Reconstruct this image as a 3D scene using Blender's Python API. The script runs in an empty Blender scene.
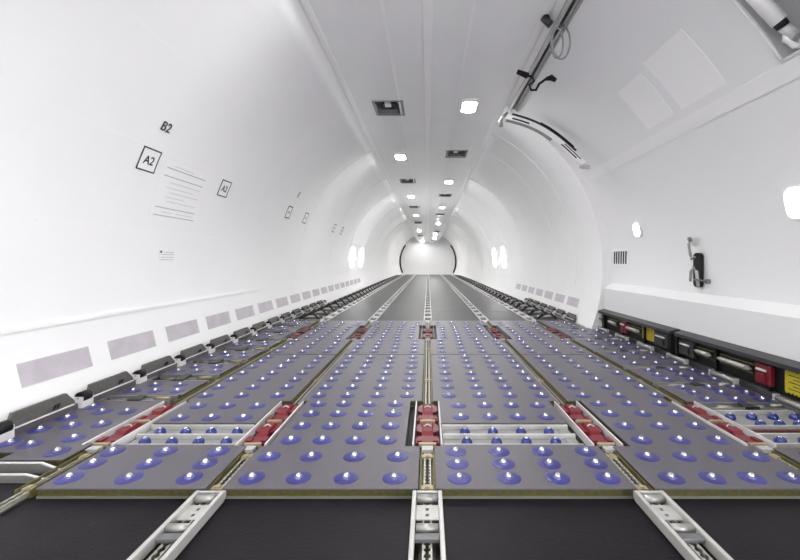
import bpy, math, random
random.seed(4)
PI = math.pi
COL = bpy.context.scene.collection
sc = bpy.context.scene

# ------------------------------------------------------------------ materials
def mat(name, col, rough=.5, metal=0., spec=.5, noise=0., nscale=20., bump=0., bscale=30., rand=0., emit=None, estr=0., coat=0., rnoise=0.):
    m = bpy.data.materials.new(name); m.use_nodes = True
    nt = m.node_tree; p = nt.nodes['Principled BSDF']
    p.inputs['Base Color'].default_value = (*col, 1)
    p.inputs['Roughness'].default_value = rough
    p.inputs['Metallic'].default_value = metal
    p.inputs['Specular IOR Level'].default_value = spec
    p.inputs['Coat Weight'].default_value = coat
    tc = nt.nodes.new('ShaderNodeTexCoord')
    if noise or rand or rnoise:
        n = nt.nodes.new('ShaderNodeTexNoise'); n.inputs['Scale'].default_value = nscale; n.inputs['Detail'].default_value = 6
        nt.links.new(tc.outputs['Object'], n.inputs['Vector'])
    if noise or rand:
        hv = nt.nodes.new('ShaderNodeHueSaturation'); hv.inputs['Color'].default_value = (*col, 1)
        mr = nt.nodes.new('ShaderNodeMapRange'); mr.inputs['From Min'].default_value = .3; mr.inputs['From Max'].default_value = .7
        mr.inputs['To Min'].default_value = 1 - noise; mr.inputs['To Max'].default_value = 1 + noise
        nt.links.new(n.outputs['Fac'], mr.inputs['Value'])
        last = mr.outputs['Result']
        if rand:
            oi = nt.nodes.new('ShaderNodeObjectInfo'); m2 = nt.nodes.new('ShaderNodeMapRange')
            m2.inputs['To Min'].default_value = 1 - rand; m2.inputs['To Max'].default_value = 1 + rand
            nt.links.new(oi.outputs['Random'], m2.inputs['Value'])
            mm = nt.nodes.new('ShaderNodeMath'); mm.operation = 'MULTIPLY'
            nt.links.new(last, mm.inputs[0]); nt.links.new(m2.outputs['Result'], mm.inputs[1]); last = mm.outputs[0]
        nt.links.new(last, hv.inputs['Value']); nt.links.new(hv.outputs['Color'], p.inputs['Base Color'])
    if rnoise:
        m3 = nt.nodes.new('ShaderNodeMapRange'); m3.inputs['From Min'].default_value = .3; m3.inputs['From Max'].default_value = .7
        m3.inputs['To Min'].default_value = rough - rnoise; m3.inputs['To Max'].default_value = rough + rnoise
        nt.links.new(n.outputs['Fac'], m3.inputs['Value']); nt.links.new(m3.outputs['Result'], p.inputs['Roughness'])
    if bump:
        b = nt.nodes.new('ShaderNodeBump'); b.inputs['Strength'].default_value = bump; b.inputs['Distance'].default_value = .01
        n2 = nt.nodes.new('ShaderNodeTexNoise'); n2.inputs['Scale'].default_value = bscale; n2.inputs['Detail'].default_value = 3
        nt.links.new(tc.outputs['Object'], n2.inputs['Vector'])
        nt.links.new(n2.outputs['Fac'], b.inputs['Height']); nt.links.new(b.outputs['Normal'], p.inputs['Normal'])
    if emit:
        p.inputs['Emission Color'].default_value = (*emit, 1); p.inputs['Emission Strength'].default_value = estr
    return m

LIN = mat('white_lining', (.92, .92, .922), .32, bump=.25, bscale=1.3, noise=.015, nscale=1.5)
LINC = mat('white_ceiling_lining', (.92, .92, .92), .32, bump=.25, bscale=1.3, noise=.015, nscale=1.5)
DOORM = mat('white_door_lining', (.88, .88, .885), .3, bump=.2, bscale=1.5)
STRIPM = mat('bright_ceiling_strip', (.99, .99, .99), .3)
TRIM = mat('white_trim', (.93, .93, .93), .3)
PADM = mat('pale_pad', (.96, .96, .962), .4)
VENTP = mat('mauve_vent_panel', (.56, .52, .565), .4, noise=.08, nscale=9)
SKIN = mat('grey_composite_skin', (.100, .090, .106), .33, noise=.16, nscale=45, bump=.25, bscale=260, rnoise=.05, spec=.6)
OLIVE = mat('olive_core', (.065, .060, .014), .6, noise=.3, nscale=60)
GREYEDGE = mat('grey_bottom_skin', (.16, .155, .13), .5)
BLACKFL = mat('black_floor', (.008, .0065, .009), .5, spec=.2, noise=.25, nscale=6, bump=.2, bscale=120)
FARFL = mat('dark_grey_floor_panel', (.036, .036, .038), .42, spec=.42, noise=.12, nscale=4, bump=.2, bscale=80)
BLUE = mat('blue_disc', (.032, .032, .20), .33, noise=.18, nscale=70, rand=.12)
CUP = mat('pale_steel_cup', (.16, .16, .34), .3, metal=.6)
CHROME = mat('chrome_ball', (.9, .9, .92), .12, metal=1.)
BLUED = mat('glossy_blue_dome', (.015, .03, .20), .15, coat=.5)
ALU = mat('brushed_aluminium', (.38, .375, .36), .35, metal=.6, noise=.08, nscale=60)
ALUL = mat('pale_aluminium', (.56, .55, .53), .38, metal=.3, noise=.06, nscale=30)
TRACKM = mat('worn_track_metal', (.50, .48, .42), .35, metal=.5, noise=.2, nscale=70)
GOLD = mat('gold_chromate', (.17, .15, .055), .42, metal=.4, noise=.35, nscale=50)
BRASS = mat('pale_gold_bar', (.45, .38, .24), .4, metal=.4)
RED = mat('red_painted_metal', (.17, .009, .018), .38, noise=.12, nscale=40)
WHITEP = mat('white_painted_rail', (.70, .68, .68), .35)
BLACK = mat('black_rubber', (.005, .005, .0055), .45, spec=.3)
CAPM = mat('dark_grey_cap', (.035, .035, .037), .35)
RAILM = mat('grey_green_rail', (.085, .083, .076), .42, noise=.15, nscale=40)
DGREY = mat('dark_bracket_metal', (.045, .045, .045), .4, metal=.3)
MGREY = mat('mid_grey_metal', (.17, .17, .175), .4, metal=.3)
CREAM = mat('cream_roller', (.42, .41, .35), .3)
YEL = mat('yellow_sticker', (.55, .45, .015), .5)
INK = mat('black_ink', (.03, .03, .035), .6)
GINK = mat('grey_ink', (.42, .42, .43), .6)
PAPER = mat('white_placard', (.93, .93, .93), .4)
LAMP = mat('lamp_diffuser', (.9, .9, .9), .4, emit=(1, .99, .975), estr=66)
WGLOW = mat('wall_reflection_glow', (.9, .9, .9), .4, emit=(1, 1, 1), estr=5)  # emission standing in for bright reflections on the lining
CABLE = mat('grey_cable', (.30, .30, .30), .5)
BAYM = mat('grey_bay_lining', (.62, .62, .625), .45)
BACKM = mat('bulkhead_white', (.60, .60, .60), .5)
SLOTM = mat('dark_track_slot', (.03, .028, .022), .6)
GREENISH = mat('pale_green_plate', (.28, .32, .28), .4)

# ------------------------------------------------------------------ mesh helpers
class MB:
    def __init__(s): s.v = []; s.f = []; s.sm = []
    def add(s, vs, fs, smooth=False):
        o = len(s.v); s.v += vs
        for f in fs: s.f.append([i + o for i in f]); s.sm.append(smooth)
        return s
    def box(s, x0, x1, y0, y1, z0, z1):
        v = [(x0,y0,z0),(x1,y0,z0),(x1,y1,z0),(x0,y1,z0),(x0,y0,z1),(x1,y0,z1),(x1,y1,z1),(x0,y1,z1)]
        return s.add(v, [(3,2,1,0),(4,5,6,7),(0,1,5,4),(1,2,6,5),(2,3,7,6),(3,0,4,7)])
    def prism(s, poly, a0, a1, axis='z'):
        n = len(poly)
        def P(p, a):
            if axis == 'z': return (p[0], p[1], a)
            if axis == 'x': return (a, p[0], p[1])      # poly is (y, z)
            return (p[0], a, p[1])                      # poly is (x, z)
        v = [P(p, a0) for p in poly] + [P(p, a1) for p in poly]
        area = sum(poly[i][0]*poly[(i+1) % n][1] - poly[(i+1) % n][0]*poly[i][1] for i in range(n))
        flip = (area < 0) != (a1 < a0) != (axis == 'y')
        fs = [list(range(n))[::-1], list(range(n, 2*n))] + [(i, (i+1) % n, n+(i+1) % n, n+i) for i in range(n)]
        if flip: fs = [list(f)[::-1] for f in fs]
        return s.add(v, fs)
    def tube(s, pts, r, n=8, smooth=True, caps=True):
        rings = []; v = []
        for i, p in enumerate(pts):
            a = pts[max(i-1, 0)]; b = pts[min(i+1, len(pts)-1)]
            d = [b[k]-a[k] for k in range(3)]; L = math.sqrt(sum(c*c for c in d)) or 1; d = [c/L for c in d]
            up = (0, 0, 1) if abs(d[2]) < .9 else (0, 1, 0)
            u = [d[1]*up[2]-d[2]*up[1], d[2]*up[0]-d[0]*up[2], d[0]*up[1]-d[1]*up[0]]
            L = math.sqrt(sum(c*c for c in u)); u = [c/L for c in u]
            w = [d[1]*u[2]-d[2]*u[1], d[2]*u[0]-d[0]*u[2], d[0]*u[1]-d[1]*u[0]]
            rr = r[i] if isinstance(r, (list, tuple)) else r
            for k in range(n):
                c, t = math.cos(2*PI*k/n)*rr, math.sin(2*PI*k/n)*rr
                v.append(tuple(p[j] + u[j]*c + w[j]*t for j in range(3)))
        fs = [(i*n+k, i*n+(k+1) % n, (i+1)*n+(k+1) % n, (i+1)*n+k) for i in range(len(pts)-1) for k in range(n)]
        s.add(v, fs, smooth)
        if caps:
            o = len(s.v) - len(v); m = len(pts)-1
            s.f.append([o+k for k in range(n)][::-1]); s.sm.append(False)
            s.f.append([o+m*n+k for k in range(n)]); s.sm.append(False)
        return s
    def lathe(s, prof, n=16, c=(0, 0, 0), smooth=True):
        v = []
        for r, z in prof:
            for k in range(n): v.append((c[0]+r*math.cos(2*PI*k/n), c[1]+r*math.sin(2*PI*k/n), c[2]+z))
        fs = [(i*n+k, i*n+(k+1) % n, (i+1)*n+(k+1) % n, (i+1)*n+k) for i in range(len(prof)-1) for k in range(n)]
        return s.add(v, fs, smooth)
    def build(s, name, m, parent=None, loc=None):
        me = bpy.data.meshes.new(name); me.from_pydata(s.v, [], s.f)
        me.polygons.foreach_set('use_smooth', s.sm); me.materials.append(m); me.update()
        return obj(name, me, parent, loc)

def obj(name, me, parent=None, loc=None):
    o = bpy.data.objects.new(name, me); COL.objects.link(o)
    if parent: o.parent = parent
    if loc: o.location = loc
    return o
def thing(name, label, cat, loc=(0, 0, 0), group=None):
    o = bpy.data.objects.new(name, None); COL.objects.link(o); o.location = loc; o.empty_display_size = .1
    return tag(o, label, cat, group)
def tag(o, label, cat, group=None):
    o['label'] = label; o['category'] = cat
    if group: o['group'] = group
    return o
def struct(o):
    o['kind'] = 'structure'; return o
def dup(root, loc, label, group=None):
    r = root.copy(); COL.objects.link(r); r.location = loc; r['label'] = label
    if group: r['group'] = group
    for ch in list(root.children):
        c = ch.copy(); COL.objects.link(c); c.parent = r
        for g in list(ch.children):
            d = g.copy(); COL.objects.link(d); d.parent = c
    return r
def bevel(o, w=.002, seg=2):
    b = o.modifiers.new('bevel', 'BEVEL'); b.width = w; b.segments = seg; b.limit_method = 'ANGLE'
    return o
ONES = ['', 'first', 'second', 'third', 'fourth', 'fifth', 'sixth', 'seventh', 'eighth', 'ninth', 'tenth', 'eleventh', 'twelfth',
        'thirteenth', 'fourteenth', 'fifteenth', 'sixteenth', 'seventeenth', 'eighteenth', 'nineteenth']
TENS = {2: ('twentieth', 'twenty'), 3: ('thirtieth', 'thirty'), 4: ('fortieth', 'forty'), 5: ('fiftieth', 'fifty')}
def ordinal(k):
    if k < 20: return ONES[k]
    t, u = divmod(k, 10)
    return TENS[t][0] if u == 0 else TENS[t][1] + '-' + ONES[u]
SIDE = {-1: 'left', 1: 'right'}

def cellplate(xs, ys, holes, z0, z1, mb=None, slope=None):
    """a slab over the grid xs by ys with the rectangular holes left open"""
    mb = mb or MB(); E = 1e-6
    xs = sorted(set([round(a, 4) for a in xs] + [round(a, 4) for h in holes for a in h[:2] if min(xs) < a < max(xs)]))
    ys = sorted(set([round(a, 4) for a in ys] + [round(a, 4) for h in holes for a in h[2:] if min(ys) < a < max(ys)]))
    def keep(i, j):
        if i < 0 or j < 0 or i >= len(xs)-1 or j >= len(ys)-1: return False
        cx = (xs[i]+xs[i+1])/2; cy = (ys[j]+ys[j+1])/2
        return not any(h[0]-E < cx < h[1]+E and h[2]-E < cy < h[3]+E for h in holes)
    idx = {}
    def V(i, j, t):
        k = (i, j, t)
        if k not in idx: idx[k] = len(mb.v); mb.v.append((xs[i], ys[j], z1 if t else z0))
        return idx[k]
    def F(*q): mb.f.append(list(q)); mb.sm.append(False)
    for i in range(len(xs)-1):
        for j in range(len(ys)-1):
            if not keep(i, j): continue
            F(V(i,j,1), V(i+1,j,1), V(i+1,j+1,1), V(i,j+1,1)); F(V(i,j+1,0), V(i+1,j+1,0), V(i+1,j,0), V(i,j,0))
            if not keep(i, j-1): F(V(i,j,0), V(i+1,j,0), V(i+1,j,1), V(i,j,1))
            if not keep(i+1, j): F(V(i+1,j,0), V(i+1,j+1,0), V(i+1,j+1,1), V(i+1,j,1))
            if not keep(i, j+1): F(V(i+1,j+1,0), V(i,j+1,0), V(i,j+1,1), V(i+1,j+1,1))
            if not keep(i-1, j): F(V(i,j+1,0), V(i,j,0), V(i,j,1), V(i,j+1,1))
    return mb

# ------------------------------------------------------------------ the hull
YB, YE = -3.5, 30.3
def tap(Y): return min(max((Y-21)/9.3, 0), 1)
def hullR(Y): return 2.6 - .43*tap(Y)**1.6
def hullC(Y): return .9 + .07*tap(Y)
def ceilZ(Y): return 3.3 - .88*tap(Y)**1.15
def creaseX(Y): return 1.15 - .43*tap(Y)
def floorHalf(Y): return math.sqrt(hullR(Y)**2 - hullC(Y)**2)
def wall_pt(Y, z, side, extra=0.):
    """a point of the lining at height z; extra > 0 is outside the lining"""
    R = hullR(Y); C = hullC(Y)
    x = math.sqrt(max(R*R - (z-C)**2, 0))
    nx, nz = x/R, (z-C)/R
    return (side*(x + nx*extra), Y, z + nz*extra)
def ang_pt(Y, a, side, extra=0.):
    R = hullR(Y)+extra; C = hullC(Y)
    return (side*R*math.cos(a), Y, C + R*math.sin(a))
def crease_angle(Y):
    R = hullR(Y); C = hullC(Y); return math.atan2(ceilZ(Y)-C, creaseX(Y))
def ratio_angle(q, R=2.6, C=-.1):
    """angle on the lining circle where across / above-eye = q"""
    lo, hi = math.atan2(.1, 1), PI/2
    a = math.radians(1)
    best = min((abs(R*math.cos(t) - q*(C + R*math.sin(t))), t) for t in [k*.0005 for k in range(20, 3100)])
    return best[1]
def grid_surf(fn, us, vs, flip=False, smooth=True, mb=None, skip=None):
    mb = mb or MB(); n = len(vs)
    v = [fn(u, w) for u in us for w in vs]
    fs = []
    for i in range(len(us)-1):
        for j in range(n-1):
            if skip and skip((us[i]+us[i+1])/2, (vs[j]+vs[j+1])/2): continue
            q = [i*n+j, i*n+j+1, (i+1)*n+j+1, (i+1)*n+j]
            fs.append(q[::-1] if flip else q)
    return mb.add(v, fs, smooth)
def lin(a, b, n): return [a + (b-a)*i/n for i in range(n+1)]

def wall(name, side, y0, y1, m, n):
    def fn(Y, t):
        a0 = -math.asin(min((hullC(Y)+.12)/hullR(Y), 1)); a1 = math.atan2(ceilZ(Y)-hullC(Y), creaseX(Y))
        a = a0 + (a1-a0)*t
        if t == 1: return (side*creaseX(Y), Y, ceilZ(Y))
        return ang_pt(Y, a, side)
    mb = grid_surf(fn, lin(y0, y1, n), lin(0, 1, 40), flip=(side > 0))
    return struct(mb.build(name, m))
wall('wall_left', -1, YB, YE, LIN, 70)
wall('wall_right', 1, 5.95, YE, LIN, 50)

# ceiling: flat cells over the straight part with openings for the recessed vents, a sloping part aft
VENTS = [(-.585, 6.02), (.61, 8.6), (-.58, 11.5), (.6, 14.0), (-.58, 17.0), (.6, 19.7), (-.56, 22.6), (.53, 25.6), (-.5, 27.3), (.46, 29.2)]
LIGHTS = [(-.6, .4), (.6, -2.3), (-.6, 3.25), (.605, 5.9), (-.605, 8.75), (.6, 11.5), (-.6, 14.1), (.6, 17.0), (-.6, 20.0), (.6, 23.0), (-.55, 25.5), (.5, 26.8), (.47, 28.5), (-.41, 29.8)]
holes = [(x-.2, x+.2, y-.27, y+.27) for x, y in VENTS if y < 21]
cm = cellplate([-1.15, 0, 1.15], [YB, 5, 10, 15, 21], holes, 3.3, 3.32)
struct(cm.build('ceiling', LINC))
struct(grid_surf(lambda Y, t: (creaseX(Y)*t, Y, ceilZ(Y)), lin(21, YE, 16), lin(-1, 1, 4), flip=True).build('ceiling', LINC))

def longstrip(name, fn_c, w, th, y0, y1, m, n=24):
    """a thin raised strip following the hull; fn_c(Y) gives centre, across vector and inward normal"""
    mb = MB(); v = []
    for Y in lin(y0, y1, n):
        c, t, nn = fn_c(Y)
        for a, b in ((-1, 0), (-1, 1), (1, 1), (1, 0)):
            v.append(tuple(c[k] + t[k]*a*w/2 + nn[k]*(b*th - .002) for k in range(3)))
    fs = []
    for i in range(n):
        for k in range(4):
            fs.append((i*4+k, i*4+(k+1) % 4, (i+1)*4+(k+1) % 4, (i+1)*4+k))
    fs += [(3, 2, 1, 0), (n*4, n*4+1, n*4+2, n*4+3)]
    mb.add(v, fs)
    return struct(mb.build(name, m))
tn = [0]
def trimname():
    tn[0] += 1; return 'trim_%d' % tn[0]
longstrip(trimname(), lambda Y: ((0, Y, ceilZ(Y)), (1, 0, 0), (0, 0, -1)), .09, .012, YB, 29.9, STRIPM)
for s in (-1, 1):
    longstrip(trimname(), lambda Y: ((s*(creaseX(Y)-.06), Y, ceilZ(Y)), (1, 0, 0), (0, 0, -1)), .06, .008, YB, 29.9, STRIPM)
    longstrip(trimname(), lambda Y: ((s*creaseX(Y)*.36, Y, ceilZ(Y)), (1, 0, 0), (0, 0, -1)), .03, .006, YB, 29.9, STRIPM)
    def wallfn(z):
        def f(Y):
            zz = z if z < 1 else hullC(Y) + (z-.9)*hullR(Y)/2.6
            p = wall_pt(Y, zz, s); C = hullC(Y); R = hullR(Y)
            nx = -p[0]/R; nz = -(p[2]-C)/R
            return p, (-nz, 0, nx), (nx, 0, nz)
        return f
    ys = YB if s < 0 else 6.6
    longstrip(trimname(), wallfn(.57), .03, .012, ys, 30, TRIM)
    longstrip(trimname(), wallfn(1.28), .022, .003, ys, 30, TRIM)
    longstrip(trimname(), wallfn(1.98), .02, .003, ys, 30, TRIM)
    longstrip(trimname(), wallfn(2.62), .02, .003, ys, 30, TRIM)
    longstrip(trimname(), wallfn(3.08), .03, .005, ys, 30, TRIM)

def hoop(name, y0, y1, th, a0, a1, side, m, n=40, back=.005):
    """a raised band round the hull on one side"""
    mb = MB(); v = []
    for i in range(n+1):
        for Y, e in ((y0, back), (y0, -th), (y1, -th), (y1, back)):
            top = math.atan2(ceilZ(Y)-hullC(Y), creaseX(Y))
            a = a0 + (min(a1, top) - a0)*i/n
            v.append(ang_pt(Y, a, side, e))
    fs = [(i*4+k, (i+1)*4+k, (i+1)*4+(k+1) % 4, i*4+(k+1) % 4) for i in range(n) for k in range(4)]
    fs += [(0, 1, 2, 3), (n*4+3, n*4+2, n*4+1, n*4)]
    if side > 0: fs = [f[::-1] for f in fs]
    mb.add(v, fs, True)
    o = mb.build(name, m); e = o.modifiers.new('e', 'EDGE_SPLIT'); e.split_angle = .6
    return struct(o)
for Y in (8.1, 10.8, 13.0, 16.2, 18.9, 21.6, 24.3, 27):
    for s in (-1, 1):
        hoop(trimname(), Y, Y+.06, .006, -.12, 1.6, s, TRIM)
# door frame arch on the right: broad raised band
hoop(trimname(), 5.88, 6.5, .035, -.36, 1.6, 1, TRIM, 60, .13)
hoop(trimname(), 7.0, 7.06, .008, -.12, 1.6, 1, TRIM, 40)

# cargo door on the right (recessed slightly behind the frame), with an opening for the actuator bay
DR = 2.70
def door_pt(Y, a, e=0.):
    R = DR - .08*max(0, math.sin(a))**2 + e
    return (R*math.cos(a), Y, .9 + R*math.sin(a))
A_LEDGE = -math.asin(.22/DR)
A_TOP = math.atan2(2.42, 1.15)
A_BAY = ratio_angle(1.76)
BAY = (1.55, 2.57)
aa = sorted(set(lin(A_LEDGE, A_BAY, 26) + lin(A_BAY, A_TOP-.06, 12) + [A_TOP]))
ysd = sorted(set([-1.0, 0, .8, BAY[0], BAY[1], 3.2, 4, 5, 5.9]))
mb = grid_surf(lambda Y, a: door_pt(Y, a) if a < A_TOP else (1.15, Y, 3.3), ysd, aa, flip=True,
               skip=lambda Y, a: BAY[0] < Y < BAY[1] and A_BAY < a < A_TOP-.06)
door = struct(mb.build('door_1', DOORM))
# ledge and the lower grey panel
lp = MB(); zl = .9 - .22
x_l = DR*math.cos(A_LEDGE)
lp.prism([(x_l, zl), (x_l+.1, zl), (x_l+.1, .60), (2.58, .60)], -1.0, 5.86, 'y')
struct(lp.build('ledge', TRIM, door))
lp = MB(); lp.box(2.58, 2.72, -1.0, 5.86, .30, .60)
struct(lp.build('lower_panel', DOORM, door))
# bay box behind the lining
bb = MB(); dpt = .16
def bayp(Y, a, e): return door_pt(Y, a, e)
al = lin(A_BAY, A_TOP-.06, 12)
grid_surf(lambda Y, a: bayp(Y, a, dpt), list(BAY), al, flip=True, mb=bb)
for Y, fl in ((BAY[0], False), (BAY[1], True)):
    grid_surf(lambda e, a: bayp(Y, a, e), [0, dpt], al, flip=not fl, mb=bb, smooth=False)
for a in (al[0], al[-1]):
    grid_surf(lambda e, Y: bayp(Y, a, e), [0, dpt], list(BAY), flip=(a != al[0]), mb=bb, smooth=False)
struct(bb.build('bay_lining', BAYM, door))
# bright rim of the bay
rim = MB()
def ribbon(mb, pts_fn, ts, w, th):
    pass
rim.tube([door_pt(BAY[1]+.012, a, -.008) for a in al], .010, 6)
rim.tube([door_pt(Y, al[0]-.004, -.008) for Y in lin(BAY[0], BAY[1]+.012, 3)], .012, 6)
struct(rim.build('bay_rim', TRIM, door))
# light band along the door and the two pale pads
def doorpatch(name, a0, a1, y0, y1, th, m, parent=None):
    mb = MB(); A = lin(a0, a1, 10); n = len(A)
    v = [door_pt(Y, a, e) for e in (.004, -th) for Y in (y0, y1) for a in A]
    fs = []
    for j in range(n-1):
        fs.append((2*n+j, 2*n+j+1, 3*n+j+1, 3*n+j)[::-1])
        fs.append((j, j+1, 2*n+j+1, 2*n+j)[::-1] if True else None)
        fs.append((n+j, n+j+1, 3*n+j+1, 3*n+j))
    fs.append((0, n, 3*n, 2*n)); fs.append((n-1, 2*n-1, 4*n-1, 3*n-1)[::-1])
    mb.add(v, fs)
    return mb.build(name, m, parent)
A178, A200 = ratio_angle(1.80), ratio_angle(2.02)
struct(doorpatch(trimname(), A200, A178, -1.0, 5.8, .008, TRIM))
def patchY(dx, q):
    a = ratio_angle(q); return 400*door_pt(0, a)[0]/dx
tag(doorpatch('access_panel', ratio_angle(1.68), ratio_angle(1.09), 3.02, 3.55, .003, PADM),
    'larger pale square access panel on the upper cargo door lining, nearer the camera', 'panel')
tag(doorpatch('access_panel', ratio_angle(1.68), ratio_angle(1.13), 3.66, 4.1, .003, PADM),
    'smaller pale square access panel on the upper cargo door lining, farther from the camera', 'panel')

# bulkhead at the aft end: a shallow dome with a black seal at both sides
R0 = hullR(YE)+.01
bh = MB()
rings = lin(0, 1, 10)
def bhp(r, t):
    x = R0*r*math.cos(t); z = hullC(YE) + R0*r*math.sin(t)
    return (x, YE + .5*(1-r*r), max(z, -.12))
grid_surf(lambda r, t: bhp(r, t), rings, lin(0, 2*PI, 64), mb=bh)
struct(bh.build('wall_back', BACKM))
for s in (-1, 1):
    sm = MB()
    pts = [(s*(R0-.08)*math.cos(a), YE-.08, hullC(YE)+(R0-.08)*math.sin(a)) for a in lin(-.42, .62, 20)]
    sm.tube(pts, .055, 8)
    tag(sm.build('bulkhead_seal', BLACK), 'curved black seal on the %s edge of the far white bulkhead' % SIDE[s], 'seal')
# wall behind the camera
fr = MB(); fr.box(-2.8, 2.8, YB-.05, YB, -.12, 3.5)
struct(fr.build('wall_front', TRIM))

# floor
fl = MB(); fl.box(-2.75, 2.75, YB, YE, -.12, -.045)
struct(fl.build('floor', BLACKFL))

# ------------------------------------------------------------------ lamps and vents on the ceiling
def rrect(w, l, r, n=6):
    p = []
    for cx, cy, a in ((w/2-r, l/2-r, 0), (-w/2+r, l/2-r, PI/2), (-w/2+r, -l/2+r, PI), (w/2-r, -l/2+r, 3*PI/2)):
        for k in range(n+1): p.append((cx + r*math.cos(a+PI/2*k/n), cy + r*math.sin(a+PI/2*k/n)))
    return p
lt = None
order = sorted([l for l in LIGHTS if l[1] > 3], key=lambda l: l[1])
for x, y in LIGHTS:
    z = ceilZ(y)
    lab = ('rounded ceiling light shining white in the flat ceiling, %s from the camera' % ordinal(order.index((x, y))+1)) if (x, y) in order else 'rounded white ceiling light overhead behind the camera'
    if lt is None:
        lt = thing('ceiling_light', lab, 'light', (x, y, z), 'ceiling lights in two rows')
        fo = rrect(.25, .46, .09); fi = rrect(.205, .415, .075); n_ = len(fo); fm_ = MB()
        for za, zb, A, B in ((0, -.034, fo, fo), (-.034, -.034, fo, fi), (-.034, 0, fi, fi)):
            fm_.add([(p[0], p[1], za) for p in A] + [(p[0], p[1], zb) for p in B], [(q, (q+1) % n_, n_+(q+1) % n_, n_+q) for q in range(n_)])
        fm_.build('frame', TRIM, lt)
        MB().prism(fi, -.030, -.004).build('diffuser', LAMP, lt)
    else: dup(lt, (x, y, z), lab)
vt = None
for k, (x, y) in enumerate(VENTS):
    lab = 'dark recessed ceiling vent in a pale frame, %s from the camera' % ordinal(k+1)
    z = ceilZ(y)
    if y < 21:
        if vt is None:
            vt = thing('ceiling_vent', lab, 'vent', (x, y, z), 'ceiling vents between the lights')
            b = MB()
            b.box(-.215, -.2, -.285, .285, 0, .17).box(.2, .215, -.285, .285, 0, .17).box(-.2, .2, -.285, -.27, 0, .17).box(-.2, .2, .27, .285, 0, .17).box(-.215, .215, -.285, .285, .17, .18)
            b.build('housing', CABLE, vt)
            f = cellplate([-.225, .225], [-.295, .295], [(-.185, .185, -.255, .255)], -.006, 0)
            f.build('frame', CABLE, vt)
            g = MB().box(-.1, .1, -.06, .16, .05, .17); g.build('grille_box', BLACK, vt)
            MB().box(-.06, .03, -.09, .04, .03, .06).build('bracket', PAPER, vt)
        else: dup(vt, (x, y, z), lab)
    else:
        t = thing('ceiling_vent', lab, 'vent', (x, y, z), 'ceiling vents between the lights')
        MB().box(-.2, .2, -.25, .25, -.05, 0).build('housing', MGREY, t)
        MB().box(-.16, .16, -.2, .2, -.058, -.05).build('grille_box', BLACK, t)

# glowing patches added for bright reflections on the walls
def added_wall_glow(side, Y, z, lab, w, h, grp, extra=0.):
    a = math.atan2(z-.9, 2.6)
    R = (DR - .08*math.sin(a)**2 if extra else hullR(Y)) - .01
    t = thing('added_wall_glow', lab, 'light', (side*R*math.cos(a), Y, .9+R*math.sin(a)), grp)
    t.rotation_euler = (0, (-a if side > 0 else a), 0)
    for nm, ww, hh, d0, d1, m in (('frame', w+.04, h+.04, .004, -.014, TRIM), ('diffuser', w, h, -.006, -.024, WGLOW)):  # rim and glowing face of the added patch
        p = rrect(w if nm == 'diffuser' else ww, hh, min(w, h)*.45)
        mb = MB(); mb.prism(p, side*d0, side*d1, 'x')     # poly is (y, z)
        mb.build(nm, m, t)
added_wall_glow(1, 5.04, 1.385, 'small oval glow patch added on the cargo door beside the vent grille', .12, .15, 'oval glow patches on the cargo door', 1)
added_wall_glow(1, 2.86, 1.41, 'oval glow patch added on the cargo door at the right edge of the photo', .13, .2, 'oval glow patches on the cargo door', 1)
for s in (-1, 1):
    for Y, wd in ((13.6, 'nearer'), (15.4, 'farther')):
        added_wall_glow(s, Y, 1.13, 'tall added glow patch far down the %s wall, the %s of its pair' % (SIDE[s], wd), .8, .72, 'tall glow patches in pairs on the far walls')

# ------------------------------------------------------------------ dado vent panels
def wallpatch(name, side, y0, y1, z0, z1, th, m, parent=None):
    mb = MB(); Z = lin(z0, z1, 5); n = len(Z)
    v = [wall_pt(Y, z, side, e) for e in (.003, -th) for Y in (y0, y1) for z in Z]
    fs = []
    for j in range(n-1):
        fs += [(2*n+j, 2*n+j+1, 3*n+j+1, 3*n+j), (j+n, j+1+n, j+1, j), (j, j+1, 2*n+j+1, 2*n+j), (3*n+j, 3*n+j+1, n+j+1, n+j)]
    fs += [(0, 2*n, 3*n, n), (n-1, 2*n-1, 4*n-1, 3*n-1)]
    if side > 0: fs = [f[::-1] for f in fs]
    mb.add(v, fs)
    return mb.build(name, m, parent)
for s in (-1, 1):
    k = 0
    Y = 2.47 if s < 0 else 6.72
    while Y < (15 if s < 0 else 11.5):
        k += 1
        o = wallpatch('ventilation_grille', s, Y, Y+.52, .215, .362, .004, VENTP)
        tag(o, 'pale mauve rectangular panel low on the %s white wall, %s from the camera' % (SIDE[s], ordinal(k)), 'panel', 'panels along the foot of the %s wall' % SIDE[s])
        Y += .70

# ------------------------------------------------------------------ ball transfer units (shared meshes)
def _me(mb, m, name):
    me = bpy.data.meshes.new(name); me.from_pydata(mb.v, [], mb.f); me.polygons.foreach_set('use_smooth', mb.sm); me.materials.append(m); me.update(); return me
d = MB(); d.lathe([(.056, 0), (.056, .0012), (.054, .002), (.026, .0026)], 28)
d.f.append([3*28+k for k in range(28)]); d.sm.append(False)
ME_DISC = _me(d, BLUE, 'ball_unit_disc')
d = MB(); d.lathe([(.021, .002), (.020, .006), (.017, .009), (.0145, .009), (.0135, .004)], 16)
ME_CUP = _me(d, CUP, 'ball_unit_cup')
def sphere(mb, c, r, n=14, m=8, z0=-PI/2):
    return mb.lathe([(max(r*math.cos(t), .0001), r*math.sin(t)) for t in lin(z0, PI/2, m)], n, c)
d = MB(); sphere(d, (0, 0, .009), .0145, 14, 8, -.6)
ME_BALL = _me(d, CHROME, 'ball_unit_ball')
d = MB(); d.lathe([(.031, 0), (.031, .012), (.027, .024), (.017, .033), (.012, .035), (.0115, .03)], 18)
ME_DOME = _me(d, BLUED, 'ball_unit_dome')
d = MB(); sphere(d, (0, 0, .028), .0125, 12, 6, -.5)
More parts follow.
